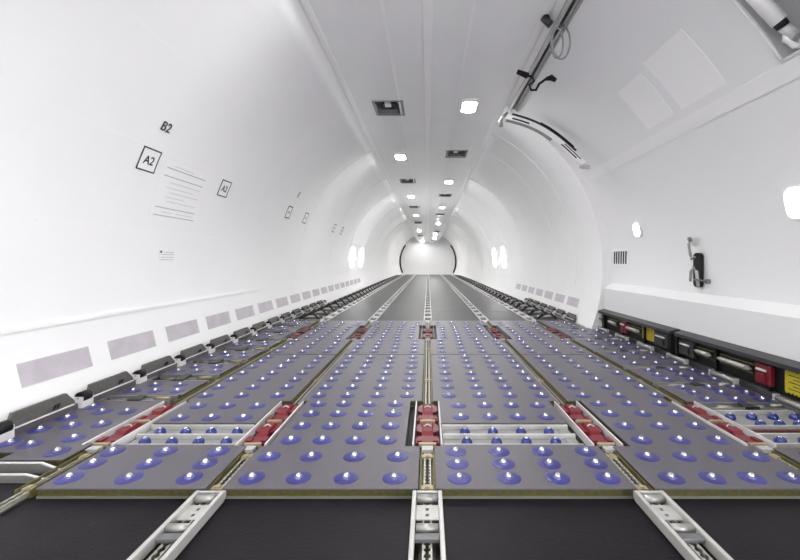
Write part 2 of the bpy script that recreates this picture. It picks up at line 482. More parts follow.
ME_BALL2 = _me(d, CHROME, 'dome_ball')
def ball_units(parent, pts, z=0):
    for x, y in pts:
        o = obj('ball_transfer_unit', ME_DISC, parent, (x, y, z)); o.rotation_euler = (0, 0, random.uniform(0, 6))
        obj('cup', ME_CUP, o); obj('ball', ME_BALL, o)
def dome_units(parent, pts, z=0):
    for x, y in pts:
        o = obj('ball_transfer_unit', ME_DOME, parent, (x, y, z)); obj('ball', ME_BALL2, o)

def deck_panel(x0, x1, y0, y1, notches, balls, label, group='grey ball mat panels of the loading deck', ztop=0.):
    cx = (x0+x1)/2
    t = thing('ball_mat_panel', label, 'floor panel', (cx, y0, 0), group)
    N = [(a-cx, b-cx, c-y0, d_-y0) for a, b, c, d_ in notches]
    X = [x0-cx, x1-cx]; Yv = [0, y1-y0]
    cellplate(X, Yv, N, ztop-.006, ztop).build('top_skin', SKIN, t)
    cellplate([X[0]+.003, X[1]-.003], [.003, Yv[1]-.003], [(a-.003, b+.003, c-.003, d_+.003) for a, b, c, d_ in N], ztop-.034, ztop-.006).build('core', OLIVE, t)
    cellplate(X, Yv, N, -.0445, ztop-.034).build('bottom_skin', GREYEDGE, t)
    ball_units(t, [(x-cx, y-y0) for x, y in balls], ztop)
    return t

RN = [1.845, 2.046, 2.235, 2.427, 2.62, 2.797, 2.974, 3.168, 3.365, 3.56, 3.765, 3.965, 4.155]
FR = [4.41 + .205*k for k in range(11)]
EDGE = 4.268; MID = 4.292; END = 6.71
wide2 = [-.812, -.597, -.377, -.155]; nar2 = [-.766, -.589, -.407, -.228]
# channels: (centre, half width)
CH = {'outer left': -1.785, 'inner left': -.943, 'centre': -.003, 'inner right': .957, 'outer right': 1.80}
# panel outlines
b2 = [(x, y) for i, y in enumerate(RN) for x in (nar2 if 2 <= i <= 5 else wide2)]
deck_panel(-.905, -.044, 1.757, EDGE, [(-.905, -.862, 2.16, 2.86), (-.125, -.044, 2.16, 2.86)], b2,
           'wide grey ball mat panel at the front edge, left of the centre track')
b3 = [(x, y) for y in (1.845, 1.975, 2.10) for x in (.145, .372, .598, .828)]
b3 += [(x, y) for y in (2.567, 2.77) for x in (.21, .392, .574, .755)] + [(x, y) for y in RN[6:] for x in (.154, .38, .61, .845)]
deck_panel(.035, .918, 1.757, EDGE, [(.035, .08, 2.16, 2.86), (.862, .918, 2.16, 2.86), (.08, .862, 2.18, 2.47)], b3,
           'grey ball mat panel at the front edge, right of the centre track')
b1 = [(x, y) for y in (1.845, 1.975, 2.10) for x in (-1.655, -1.378, -1.10)]
b1 += [(x, y) for y in (2.555, 2.76) for x in (-1.585, -1.385, -1.18)] + [(x, y) for y in RN[6:] for x in (-1.657, -1.388, -1.12)]
deck_panel(-1.722, -.98, 1.757, EDGE, [(-1.722, -1.70, 2.16, 2.86), (-1.06, -.98, 2.16, 2.86), (-1.70, -1.06, 2.18, 2.47)], b1,
           'grey ball mat panel at the front edge, left of the inner left track')
b4 = [(x, y) for y in (1.845, 2.046) for x in (1.122, 1.31, 1.493, 1.677)]
b4 += [(x, y) for y in (2.235, 2.427, 2.62, 2.80) for x in (1.192, 1.406, 1.62)] + [(x, y) for y in RN[6:] for x in (1.15, 1.417, 1.687)]
deck_panel(.997, 1.757, 1.757, EDGE, [(.997, 1.092, 2.16, 2.86), (1.715, 1.757, 2.16, 2.95)], b4,
           'grey ball mat panel at the front edge, right of the inner right track')
def far_rows(wide, narrow): return [(x, y) for y in FR for x in (narrow if 5.1 < y < 6.2 else wide)]
LK = (5.12, 6.2)
deck_panel(-.905, -.044, MID, END, [(-.905, -.865, *LK), (-.13, -.044, *LK)], far_rows(wide2, nar2), 'grey ball mat panel behind the cross seam, just left of the centre track')
deck_panel(.035, .918, MID, END, [(.035, .12, *LK), (.85, .918, *LK)], far_rows((.154, .38, .61, .845), (.21, .392, .574, .755)), 'grey ball mat panel behind the cross seam, just right of the centre track')
deck_panel(-1.722, -.98, MID, END, [(-1.06, -.98, *LK), (-1.722, -1.69, *LK)], far_rows((-1.657, -1.388, -1.12), (-1.585, -1.385, -1.18)), 'grey ball mat panel behind the cross seam, left of the inner left track')
deck_panel(.997, 1.757, MID, END, [(.997, 1.08, *LK), (1.71, 1.757, *LK)], far_rows((1.15, 1.417, 1.687), (1.192, 1.406, 1.6)), 'grey ball mat panel behind the cross seam, right of the inner right track')

# outer left lane
b0 = [(-2.30, 2.2), (-2.30, 2.37), (-2.30, 2.55), (-2.30, 2.745), (-2.165, 2.18), (-2.165, 2.43), (-2.165, 2.66), (-1.945, 2.1), (-2.0, 2.26), (-2.0, 2.45), (-2.0, 2.66)]
deck_panel(-2.365, -1.838, 2.01, 2.86, [(-2.365, -2.16, 2.01, 2.09), (-1.89, -1.838, 2.2, 2.86)], b0, 'small grey ball mat panel at the left wall beside the outer left red lock')
def small_balls(s, y0):
    return [(s*x, y0+dy) for x, dy in ((1.93, .09), (2.10, .09), (2.27, .09), (2.0, .24), (2.2, .24))]
YS = [2.99 + .555*k for k in range(7)]
for k, y0 in enumerate(YS):
    nn = [(-1.90, -1.838, y0, y0+.35)] if 5.0 < y0 < 6 else []
    deck_panel(-2.365, -1.838, y0, y0+.35, nn, [p for p in small_balls(-1, y0) if not (nn and p[0] > -1.95)], 'small grey ball mat panel in the left wall lane, %s behind the lock panel' % ordinal(k+1), 'small ball mat panels along the left wall')
# outer right lane
deck_panel(1.845, 2.50, 1.757, 2.14, [], [(1.973, 1.85), (2.2, 1.85), (2.42, 1.85), (1.973, 2.05), (2.2, 2.05), (2.42, 2.05)], 'small grey ball mat panel at the front edge by the right wall')
R3 = (2.015, 2.222, 2.415)
for k, (ya, yb, rows) in enumerate(((2.845, 3.20, (2.885, 3.03, 3.16)), (3.30, 3.72, (3.37, 3.51, 3.65)), (3.80, 4.42, (3.9, 4.11, 4.32)), (4.50, 5.10, (4.6, 4.8, 5.0)), (5.18, 5.9, (5.28, 5.5, 5.72)), (5.98, 6.70, (6.1, 6.3, 6.5)))):
    deck_panel(1.845, 2.50 if ya < 5.9 else 2.36, ya, yb, [(1.845, 1.90, ya, yb)] if 5.1 < ya < 5.5 else [], [(x, y) for y in rows for x in R3 if x < 2.3 or ya < 5.9], 'small grey ball mat panel in the right wall lane, %s behind the blue dome trays' % ordinal(k+1), 'small ball mat panels along the right wall')

# ------------------------------------------------------------------ ball trays let into the panels
def ball_tray(x0, x1, y0, y1, pts, label, plates=(), mid=True):
    cx = (x0+x1)/2
    t = thing('ball_tray', label, 'tray', (cx, y0, -.0445), 'silver ball trays let into the deck')
    w = (x1-x0)/2; L = y1-y0
    MB().box(-w, w, 0, L, 0, .012).build('base', CABLE, t)
    for ya in (0, L-.012) + (((L-.012)/2,) if mid else ()):
        bevel(MB().box(-w, w, ya, ya+.012, .012, .040).build('rib', ALUL, t))
    for a, b in plates: MB().box(a-cx, b-cx, .02, L-.02, .012, .02).build('end_plate', GREENISH, t)
    dome_units(t, [(x-cx, y-y0) for x, y in pts], .012)
ball_tray(.086, .856, 2.19, 2.46, [(x, y) for y in (2.26, 2.39) for x in (.22, .388, .556, .722)], 'silver ball tray with blue domes just right of the centre red lock', ((.79, .85),))
ball_tray(-1.694, -1.066, 2.19, 2.46, [(x, y) for y in (2.26, 2.39) for x in (-1.60, -1.448, -1.296, -1.14)], 'silver ball tray with blue domes left of the inner left red lock')
ball_tray(1.90, 2.50, 2.20, 2.34, [(x, 2.27) for x in (2.0, 2.14, 2.28, 2.42)], 'narrow silver tray with one row of blue domes near the right wall', mid=False)
ball_tray(1.90, 2.50, 2.44, 2.70, [(x, 2.50) for x in (2.08, 2.2, 2.32, 2.44)] + [(x, 2.62) for x in (1.98, 2.12, 2.26, 2.40)], 'wide silver tray with two rows of blue domes near the right wall', mid=False)
t = thing('cross_bar', 'dark red cross bar between the two blue dome trays at right', 'bar', (2.2, 2.36, -.0445))
MB().box(-.3, .3, 0, .06, 0, .02).build('base', DGREY, t)
MB().box(-.28, .28, .018, .042, .02, .032).build('red_strip', mat('dark_red', (.10, .015, .02), .5), t)

# cross rails (transverse roller bars) in the wall lanes
def cross_rail(x0, x1, y, label, grp, w=.1, side=-1, latch=True):
    cx = (x0+x1)/2; h = (x1-x0)/2
    t = thing('cross_rail', label, 'rail', (cx, y, -.0445), grp)
    MB().box(-h, h, 0, w, 0, .008).build('base', DGREY, t)
    o = MB().box(-h, h, 0, .012, .008, .045).build('bar', ALU, t)
    o = MB().box(-h, h, w-.012, w, .008, .045).build('bar', ALU, t)
    for k in (-.5, .25):
        MB().tube([(h*k-.05, w/2, .028), (h*k+.05, w/2, .028)], .014, 10).build('roller', CREAM if side > 0 else MGREY, t)
    if latch:
        m = MB(); m.prism([(-.05, .0), (.05, .0), (.02, w*.9), (-.02, w*.9)], .03, .052); m.build('latch', DGREY, t)
        MB().tube([(h*.9, w/2, .045), (h*.55, w/2-.02, .05)], .009, 8).build('latch_arm', BRASS if side < 0 else ALUL, t)
for k, y0 in enumerate([2.868] + [y+.358 for y in YS]):
    cross_rail(-2.36, -1.86 if k == 0 else -1.84, y0, 'grey cross rail with rollers in the left wall lane, %s from the camera' % ordinal(k+1), 'cross rails between the small panels at left', w=.11 if k == 0 else .185)
for k, (y0, w) in enumerate(((2.715, .12), (3.208, .085), (3.727, .066), (4.427, .066), (5.107, .066), (5.907, .066))):
    cross_rail(1.85 if k else 1.91, 2.50, y0, 'silver cross rail in the right wall lane, %s from the camera' % ordinal(k+1), 'cross rails between the small panels at right', w=w, side=1)
# chamfered brackets at the lower left corner
for k, (y0, x1, z1, lab) in enumerate(((1.88, -1.79, -.004, 'front'), (1.965, -1.80, .008, 'rear'))):
    t = thing('cross_bracket', 'silver bracket with chamfered end at the left edge, the %s one of two' % lab, 'bracket', (0, y0, 0), 'chamfered brackets before the left wall panel')
    m = MB(); m.prism([(-2.36, z1), (x1-.10, z1), (x1, -.030), (x1, -.044), (-2.36, -.044)], 0, .012, 'y'); m.build('face', ALU, t)
    m = MB(); m.prism([(-2.36, z1+.004), (x1-.10, z1+.004), (x1+.004, -.026), (x1+.004, -.034), (x1-.10, z1-.003), (-2.36, z1-.003)], -.004, .004, 'y'); m.build('edge', WHITEP, t)

# ------------------------------------------------------------------ seat tracks
def track_mesh(y0, y1, pitch=.03):
    mb = MB()
    n = int((y1-y0)/pitch)
    for s in (-1, 1):
        for k in range(n):
            ya = y0+k*pitch
            prof = [(.006, 0), (.006, .004), (.0105, .007), (.0135, .012), (.0135, .018), (.0105, .023), (.006, .026), (.006, pitch)]
            for i in range(len(prof)-1):
                (xa, pa), (xb, pb) = prof[i], prof[i+1]
                v = [(s*xa, ya+pa, .024), (s*.018, ya+pa, .024), (s*.018, ya+pb, .024), (s*xb, ya+pb, .024)]
                w = [(s*xa, ya+pa, .018), (s*xb, ya+pb, .018)]
                if s < 0: mb.add(v + w, [(3, 2, 1, 0), (0, 3, 5, 4)][0:2])
                else: mb.add(v + w, [(0, 1, 2, 3), (3, 0, 4, 5)])
        mb.box(min(s*.0155, s*.018), max(s*.0155, s*.018), y0, y1, .004, .0235)
    return mb
SPANS = ((-1.0, 2.13), (2.86, 5.145), (6.12, 6.7))
tmb = MB()
for a_, b_ in SPANS:
    q_ = track_mesh(a_, b_); tmb.add(q_.v, q_.f)
tm = _me(tmb, TRACKM, 'scalloped_track')
fm = MB()
for s in (-1, 1):
    for ya_, yb_ in ((1.76, 2.13), (2.86, 5.145), (6.12, 6.7)):
        a, b = sorted((s*.030, s*.0355)); fm.box(a, b, ya_, yb_, 0, .036)
        a, b = sorted((s*.0235, s*.030)); fm.box(a, b, ya_, yb_, .004, .012)
fmm = _me(fm, GOLD, 'track_flange')
sbm = _me(MB().box(-.030, .030, -1.0, 2.13, 0, .004).box(-.030, .030, 2.86, 5.145, 0, .004).box(-.030, .030, 6.12, 6.7, 0, .004), SLOTM, 'track_base')
fit = MB(); fit.box(-.026, .026, 0, .03, .018, .030).box(-.010, .010, .004, .026, .030, .036)
fitm = _me(fit, BRASS, 'track_fitting')
for nm, x in CH.items():
    t = thing('seat_track', 'scalloped metal seat track in a gold channel, %s lane of the deck' % nm, 'track', (x, 0, -.0445), 'seat tracks running down the deck')
    obj('track', tm, t); obj('flange', fmm, t); obj('base', sbm, t)
    for y in (1.78, 2.07, 3.4, 4.6):
        obj('fitting', fitm, t, (0, y, 0))

# ------------------------------------------------------------------ front roller trays
def roller_tray_near(x, lab):
    t = thing('roller_tray', lab, 'tray', (x, 0, -.0445), 'silver roller trays lying before the ball mat')
    y1 = 1.745
    for s in (-1, 1):
        mb = MB()
        xa, xb = (.046, .064)
        v = [(-.9, .006), (y1-.02, .006), (y1, .02), (y1, .044), (y1-.012, .050), (-.9, .050)]
        mb.prism(v, s*xa, s*xb, 'x')
        bevel(mb.build('side_rail', ALUL, t), .004, 3)
    bevel(MB().box(-.046, .046, y1-.012, y1, .006, .044).build('end_wall', ALUL, t), .002)
    mb = cellplate([-.046, .046], [1.575, 1.67], [(-.007, .007, 1.595, 1.612), (-.007, .007, 1.632, 1.649)], .020, .026)
    mb.build('plate', ALUL, t)
    for ys_ in (1.0, .2, -.5): MB().box(-.046, .046, ys_, ys_+.1, .030, .033).build('plate', ALUL, t)
    for yr in (1.70, 1.512, .95, .4, -.1):
        MB().tube([(-.043, yr, .033), (.043, yr, .033)], .0175, 16).build('roller', ALU, t)
        MB().tube([(-.046, yr, .033), (.046, yr, .033)], .005, 8).build('axle', DGREY, t)
    bevel(MB().box(-.046, .046, 1.444, 1.478, .024, .040).build('stop_block', MGREY, t), .003)
    return t
roller_tray_near(-.943, 'silver roller tray at the front, running off the bottom left of the photo')
roller_tray_near(-.003, 'silver roller tray at the front in the centre, before the centre track')
roller_tray_near(.957, 'silver roller tray at the front, running off the bottom right of the photo')

# ------------------------------------------------------------------ far roller trays
far0 = None
for nm, x in CH.items():
    lab = 'long pale roller tray down the far dark floor, %s lane' % nm
    x = max(-1.75, min(1.75, x))
    if far0 is None:
        far0 = thing('long_roller_tray', lab, 'tray', (x, 6.72, -.0445), 'long roller trays of the far floor')
        MB().box(-.055, .055, 0, 23.3, 0, .020).build('base', WHITEP, far0)
        for s in (-1, 1):
            a, b = sorted((s*.055, s*.070)); MB().box(a, b, 0, 23.3, 0, .052).build('side_rail', WHITEP, far0)
        rm = _me(MB().tube([(-.05, 0, 0), (.05, 0, 0)], .022, 12), ALU, 'far_roller')
        bm_ = _me(MB().box(-.052, .052, -.025, .025, 0, .006), MGREY, 'roller_slot')
        for k in range(44):
            y = .25 + .52*k
            obj('roller', rm, far0, (0, y, .038)); obj('roller_slot', bm_, far0, (0, y+.09, .021))
    else: dup(far0, (x, 6.72, -.0445), lab)

# dark floor panels between the far trays
lanes = [(-1.68, -1.02, 'second lane from the left'), (-.87, -.078, 'lane just left of the centre tray'), (.072, .882, 'lane just right of the centre tray'), (1.032, 1.68, 'second lane from the right')]
for a, b, l in lanes:
    for y0, y1, w in ((6.716, 8.0, 'nearest'), (8.006, 10.5, 'middle'), (10.506, 29.9, 'farthest and longest')):
        o = MB().box(a, b, y0, y1, -.0445, -.008).build('floor_panel', FARFL)
        tag(o, 'dark grey floor panel, %s, %s of its lane' % (l, w), 'floor panel', 'dark floor panels of the far deck')

# ------------------------------------------------------------------ red pallet locks
def lock_body_mesh(L):
    mb = MB(); k = L/.27
    poly = [(-.066, 0), (.066, 0), (.066, .055*k), (.036, .075*k), (.030, .13*k), (.052, .145*k), (.066, .16*k), (.066, .225*k), (.045, .27*k), (-.045, .27*k), (-.066, .225*k), (-.066, .16*k), (-.052, .145*k), (-.030, .13*k), (-.036, .075*k), (-.066, .055*k)]
    mb.prism(poly, 0, .022)
    v = [(-.030, .10*k, .022), (.030, .10*k, .022), (.034, .24*k, .022), (-.034, .24*k, .022), (-.028, .12*k, .036), (.028, .12*k, .036), (.026, .22*k, .046), (-.026, .22*k, .046)]
    mb.add(v, [(0, 1, 5, 4), (1, 2, 6, 5), (2, 3, 7, 6), (3, 0, 4, 7), (4, 5, 6, 7)])
    mb.box(-.058, -.030, .01*k, .065*k, .022, .030).box(.030, .058, .01*k, .065*k, .022, .030)
    return _me(mb, RED, 'lock_body')
def pallet_lock(x, y0, L, lab, hw=.078, far=False):
    t = thing('pallet_lock', lab, 'lock', (x, y0, -.0445), 'red pallet locks set in the deck')
    sx = hw/.078; bl = (L-.10)/2; sl = .62 if far else 1
    MB().box(-hw, hw, 0, L, 0, .006).build('base', BLACK, t)
    for s in (-1, 1):
        a, b = sorted((s*(hw-.004), s*(hw+.005)))
        bevel(MB().box(a, b, -.005, L+.005, .0, .050).build('side_rail', MGREY if far else WHITEP, t), .0015)
    me = lock_body_mesh(bl)
    for y in (.045, .075+bl):
        o = obj('lock_body', me, t, (0, y+bl*(1-sl)/2, .004 if far else .010)); o.scale = (sx, sl, 1)
        if not far: MB().tube([(-.022*sx, y+bl*.63, .052), (0, y+bl*.68, .058), (.022*sx, y+bl*.63, .052)], .0045, 8).build('highlight_arc', ALUL, t)  # pale arc modelled as the highlight on the red body
    for y in (.012, .050+bl):
        bevel(MB().box(-.048*sx, .048*sx, y, y+.016, .022, .044).build('bar', DGREY if far else BRASS, t), .002)
    m = MB(); m.box(-.03*sx, .03*sx, -.045, .0, .018, .038); m.build('end_fitting', ALUL, t)
for nm, x in (('outer left', -1.80), ('inner left', -.965), ('centre', -.003), ('inner right', .978), ('outer right', 1.815)):
    pallet_lock(x, 2.18, .66, 'red pallet lock between white rails in the nearer row, %s lane' % nm)
for nm, x in (('outer left', -1.785), ('inner left', -.96), ('centre', -.003), ('inner right', .965), ('outer right', 1.80)):
    pallet_lock(x, 5.2, .9, 'small red pallet lock in the farther row, %s lane' % nm, .085, True)

# ------------------------------------------------------------------ side guide rails
def rail_seg(side, y, L, lab, far=False):
    """trapezoid plate leaning to the wall, base at the deck edge"""
    t = thing('guide_rail', lab, 'rail', (side*2.375, y, 0), 'grey guide rail pieces along the %s wall' % SIDE[side])
    mb = MB(); s = side
    c = .04
    pr = [(0, .0), (L, .0), (L, .06), (L-c, .118), (c, .118), (0, .06)]
    v = []
    for off in (0, .02):
        for yy, zz in pr: v.append((s*(off + zz*.28), yy, zz))
    n = 6
    fs = [list(range(n)), list(range(n, 2*n))[::-1]] + [(i, i+n, (i+1) % n+n, (i+1) % n) for i in range(n)]
    if s < 0: fs = [list(f)[::-1] for f in fs]
    mb.add(v, fs); mb.build('plate', RAILM, t)
    bevel(MB().box(min(0, -s*.014), max(0, -s*.014), .01, L-.03, .038, .046).build('edge_strip', WHITEP, t), .002)
    MB().box(min(0, -s*.008), max(0, -s*.008), .0, L, 0, .038).build('kerb', SKIN, t)
    for k in (.62, .68):
        MB().tube([(s*.004, L*k, .055), (s*-.010, L*k, .085)], .006, 8).build('peg', BLACK, t)
ROLL = None
def guide_roller(side, y, lab):
    global ROLL
    if ROLL is None:
        t = thing('guide_roller', lab, 'roller', (side*2.375, y, 0), 'black guide rollers in white brackets')
        m = MB(); m.box(-.03, .03, -.045, .045, 0, .045).box(-.03, .03, -.045, -.036, .045, .075).box(-.03, .03, .036, .045, .045, .075)
        bevel(m.build('bracket', WHITEP, t), .002)
        m = MB(); m.tube([(0, -.034, .068), (0, .034, .068)], .036, 18); m.build('roller', BLACK, t)
        m = MB(); m.tube([(0, -.05, .068), (0, .05, .068)], .007, 8); m.build('axle', ALU, t)
        ROLL = t
    else: dup(ROLL, (side*2.375, y, 0), lab)
y = 1.69; k = 0
while y < 9:
    k += 1
    rail_seg(-1, y+.055, .425, 'grey guide rail piece with chamfered ends along the left wall, %s from the camera' % ordinal(k))
    guide_roller(-1, y+.535, 'black guide roller in a white bracket at the left wall, %s from the camera' % ordinal(k))
    y += .535
t = thing('long_guide_rail', 'long thin dark rail along the foot of the far left wall', 'rail', (0, y, 0))
grid = MB()
def long_rail(side, y0, y1, parent):
    mb = MB(); n = 20; v = []
    for Y in lin(y0, y1, n):
        xx = side*(min(2.375, floorHalf(Y)-.06))
        v += [(xx-.012, Y-y0, -.04), (xx+.012, Y-y0, -.04), (xx+.012, Y-y0, .0), (xx-.012, Y-y0, .0)]
    fs = [(i*4+q, i*4+(q+1) % 4, (i+1)*4+(q+1) % 4, (i+1)*4+q) for i in range(n) for q in range(4)] + [(3, 2, 1, 0), (n*4, n*4+1, n*4+2, n*4+3)]
    mb.add(v, fs); return mb.build('rail_body', CABLE, parent)
long_rail(-1, y, 29.8, t)
y = 6.45; k = 0
while y < 9.4:
    k += 1
    rail_seg(1, y+.055, .425, 'grey guide rail piece at the right wall beyond the door, %s from the camera' % ordinal(k))
    guide_roller(1, y+.535, 'black guide roller at the right wall beyond the door, %s from the camera' % ordinal(k))
    y += .535
t = thing('long_guide_rail', 'long thin dark rail along the foot of the far right wall', 'rail', (0, y, 0))
long_rail(1, y, 29.8, t)

# side guide brackets in the far outer lanes
SG = None
for s in (-1, 1):
    ys_ = []; y = 6.98
    while y < 29.2:
        ys_.append(y); y += .58 if y < 16 else .95
    for k, y in enumerate(ys_):
        xc = s*(1.83 + min(2.34, floorHalf(y)-.1))/2
        if floorHalf(y) < 2.2: continue
        lab = 'dark folding side guide on the far floor by the %s wall, %s from the camera' % (SIDE[s], ordinal(k+1))
        if SG is None:
            SG = thing('side_guide', lab, 'bracket', (xc, y, -.0445), 'side guides in the far outer lanes')
            MB().box(-.2, .2, 0, .22, 0, .02).build('base_plate', MGREY, SG)
            for q in (-1, 1):
                mb = MB(); mb.prism([(q*.19, .02), (q*.15, .02), (q*.05, .12), (q*.09, .13)], .04, .07, 'y'); mb.build('arm', DGREY, SG)
            MB().box(-.20, .20, .15, .17, .02, .075).build('cross_plate', MGREY, SG)
            MB().tube([(-.15, .10, .062), (.15, .10, .062)], .022, 10).build('roller', ALUL, SG)
            MB().tube([(-.17, .02, .04), (.02, .13, .11)], .014, 6).build('strut', BLACK, SG)
        else: dup(SG, (xc, y, -.0445), lab)
# wall-lane floor covers beneath the guides
for s in (-1, 1):
    o = MB()
    v = []
    n = 16
    for Y in lin(6.95, 29.8, n):
        xo = min(2.34, floorHalf(Y)-.09)
        v += [(s*1.832, Y, -.0445), (s*xo, Y, -.0445), (s*xo, Y, -.038), (s*1.832, Y, -.038)]
    fs = [(i*4+q, (i+1)*4+q, (i+1)*4+(q+1) % 4, i*4+(q+1) % 4) for i in range(n) for q in range(4)] + [(0, 1, 2, 3), (n*4+3, n*4+2, n*4+1, n*4)]
    if s < 0: fs = [f[::-1] for f in fs]
    o.add(v, fs)
    tag(o.build('lane_cover', CABLE), 'grey metal strip under the side guides by the far %s wall' % SIDE[s], 'floor panel')

# ------------------------------------------------------------------ cargo door sill with its fittings
XS = 2.53
def sill(y0, y1, lab):
    t = thing('door_sill', lab, 'sill', (XS, y0, -.0445), 'black door sill units')
    L = y1-y0
    mb = MB(); mb.prism([(.03, 0), (.09, 0), (.09, .30), (.03, .30)], 0, L, 'y'); mb.build('back_plate', BLACK, t)
    mb = MB(); mb.prism([(-.03, .318), (.085, .352), (.085, .30), (-.03, .285)], 0, L, 'y'); mb.build('cap', CAPM, t)
    mb = MB(); mb.prism([(-.01, 0), (.03, 0), (.03, .08), (.005, .08)], 0, L, 'y'); mb.build('kick_plate', CAPM, t)
    for yy in (0, L-.03):
        mb = MB(); mb.prism([(-.02, 0), (.09, 0), (.09, .30), (-.02, .29)], yy, yy+.03, 'y'); mb.build('end_plate', BLACK, t)
    n = max(2, int(L/.5))
    for k in range(1, n):
        yy = L*k/n
        mb = MB(); mb.prism([(0, .08), (.03, .08), (.03, .285), (-.005, .285)], yy, yy+.025, 'y'); mb.build('divider', BLACK, t)
    return t
sill(4.14, 6.28, 'long black door sill unit at right, the farther one with the plain yellow sticker')
sill(-.9, 4.06, 'long black door sill unit at right, the nearer one with the toothed yellow sticker')
def sill_roller(y, L, lab):
    t = thing('sill_roller', lab, 'roller', (XS-.004, y, .155), 'cream rollers in the black sill')
    MB().tube([(0, -L/2, 0), (0, L/2, 0)], .019, 14).build('barrel', CREAM, t)
    MB().tube([(-.015, -L/2+.02, .008), (-.012, L/2-.02, .008)], .010, 10).build('painted_highlight', WHITEP, t)  # white bar laid along the barrel as its highlight
    MB().tube([(0, -L/2-.03, 0), (0, L/2+.03, 0)], .010, 8).build('axle', ALU, t)
    MB().box(.02, .034, -L/2-.03, L/2+.03, .028, .038).build('bracket', GOLD, t)
    MB().box(.02, .034, -L/2-.03, L/2+.03, -.04, -.03).build('bracket', GOLD, t)
for k, (y, L) in enumerate(((2.42, .25), (3.31, .30), (3.68, .16), (4.95, .26), (5.5, .18), (5.93, .16))):
    sill_roller(y, L, 'cream roller in a gold bracket in the black door sill, %s from the camera' % ordinal(k+1))
def sill_latch(y, lab, m, w=.14):
    t = thing('sill_latch', lab, 'latch', (XS-.006, y, .145), 'latches in the door sill')
    bevel(MB().box(0, .036, -w/2, w/2, -.075, .075).build('body', m, t), .006)
    MB().tube([(-.012, -w*.3, .035), (-.012, w*.3, .035)], .010, 8).build('pin', WHITEP, t)
    MB().box(-.012, 0, -w*.22, w*.22, -.05, .01).build('pawl', m, t)
sill_latch(3.02, 'dark red latch in the near black sill beside the toothed sticker', RED)
sill_latch(5.18, 'small dark red latch in the farther black sill unit', RED)
sill_latch(3.92, 'dark grey latch block at the far end of the near black sill', DGREY, .22)
sill_latch(4.34, 'dark grey latch block beside the joint in the farther black sill', DGREY, .26)
# stickers
def sticker(y0, y1, z0, z1, teeth, lab):
    t = thing('warning_sticker', lab, 'sticker', (XS+.022, y0, z0))
    L = y1-y0; H = z1-z0; mb = MB()
    if teeth:
        pl = []; n = 12
        for k in range(n): pl += [(L*k/n, 0 if k % 2 == 0 else 0), (L*(k+.5)/n, -.014)]
        pl.append((L, 0))
        m_ = 6
        for k in range(n): pl += [(L*(n-k)/n, H), (L*(n-k-.5)/n, H+.014)]
        pl.append((0, H))
    else: pl = [(0, 0), (L, 0), (L, H), (0, H)]
    mb.prism(pl, 0, .006, 'x'); mb.build('backing', YEL, t)
    for k in range(5):
        zz = H*(.14 + .17*k)
        MB().box(-.0015, 0, L*.08, L*(.92 - .1*(k % 2)), zz, zz+.006).build('text_line', INK if teeth else RED, t)
sticker(2.50, 2.86, .075, .215, True, 'yellow sticker with toothed edges on the near black sill at right')
sticker(4.52, 4.76, .085, .225, False, 'plain yellow sticker on the farther black sill unit')
# floor rollers at the foot of the sill
for k, y in enumerate((2.7, 3.35, 3.97, 4.55, 5.1, 5.65)):
    t = thing('sill_foot_roller', 'silver roller on a bracket at the foot of the black sill, %s from the camera' % ordinal(k+1), 'roller', (2.475, y, 0.001), 'silver rollers along the foot of the sill')
    MB().box(-.03, .022, -.15, .15, 0, .012).build('bracket', MGREY, t)
    MB().tube([(-.005, -.13, .033), (-.005, .13, .033)], .02, 12).build('roller', ALU, t)
    MB().box(-.022, .014, .13, .15, .012, .055).build('end_lug', ALUL, t)
    MB().box(-.022, .014, -.15, -.13, .012, .055).build('end_lug', ALUL, t)

# ------------------------------------------------------------------ marks on the left wall
def frame_at(Y, q, side=-1, off=.006):
    a = ratio_angle(q, hullR(Y)); R = hullR(Y)-off
    return (side*R*math.cos(a), Y, .9 + R*math.sin(a)), a
def wall_text(txt, Y, q, size, name, m, parent=None, off=.006):
    p, a = frame_at(Y, q, -1, off)
    cu = bpy.data.curves.new(name, 'FONT'); cu.body = txt; cu.size = size; cu.align_x = 'CENTER'; cu.align_y = 'CENTER'; cu.extrude = .0008; cu.offset = .0012
    tmp = bpy.data.objects.new('tmp', cu); COL.objects.link(tmp)
    dg = bpy.context.evaluated_depsgraph_get(); me = bpy.data.meshes.new_from_object(tmp.evaluated_get(dg)); bpy.data.objects.remove(tmp)
    me.materials.clear(); me.materials.append(m)
    o = obj(name, me)
    from mathutils import Matrix, Vector
    X = Vector((0, 1, 0)); Z = Vector((math.cos(a), 0, -math.sin(a))); Yv = Z.cross(X)
    M = Matrix((X, Yv, Z)).transposed().to_4x4(); M.translation = Vector(p)
    o.matrix_world = M
    if parent: o.parent = parent
    return o
def q_z(q, Y=4): 
    a = ratio_angle(q, hullR(Y)); return .9 + hullR(Y)*math.sin(a)
def box_sign(Y0, Y1, qt, qb, txt, lab, lw=.008):
    t = thing('position_sign', lab, 'sign', (0, 0, 0), 'boxed position signs on the left wall')
    zt, zb = q_z(qt), q_z(qb)
    wallpatch('plate', -1, Y0, Y1, zb, zt, .003, PAPER, t)
    for a, b, c, d_ in ((Y0, Y1, zt-lw, zt), (Y0, Y1, zb, zb+lw), (Y0, Y0+lw, zb, zt), (Y1-lw, Y1, zb, zt)):
        wallpatch('border', -1, a, b, c, d_, .0045, INK, t)
    qm = (qt*.52+qb*.48)
    if txt: wall_text(txt, (Y0+Y1)/2, qm, .105, 'lettering', INK, t, .0055)
    else: wallpatch('faint_mark', -1, (Y0+Y1)/2-.03, (Y0+Y1)/2+.03, (zt+zb)/2-.02, (zt+zb)/2+.02, .0045, GINK, t)
box_sign(3.345, 3.565, 2.45, 3.15, 'A2', 'boxed A2 position sign on the left wall, largest and nearest of the boxed signs', .011)
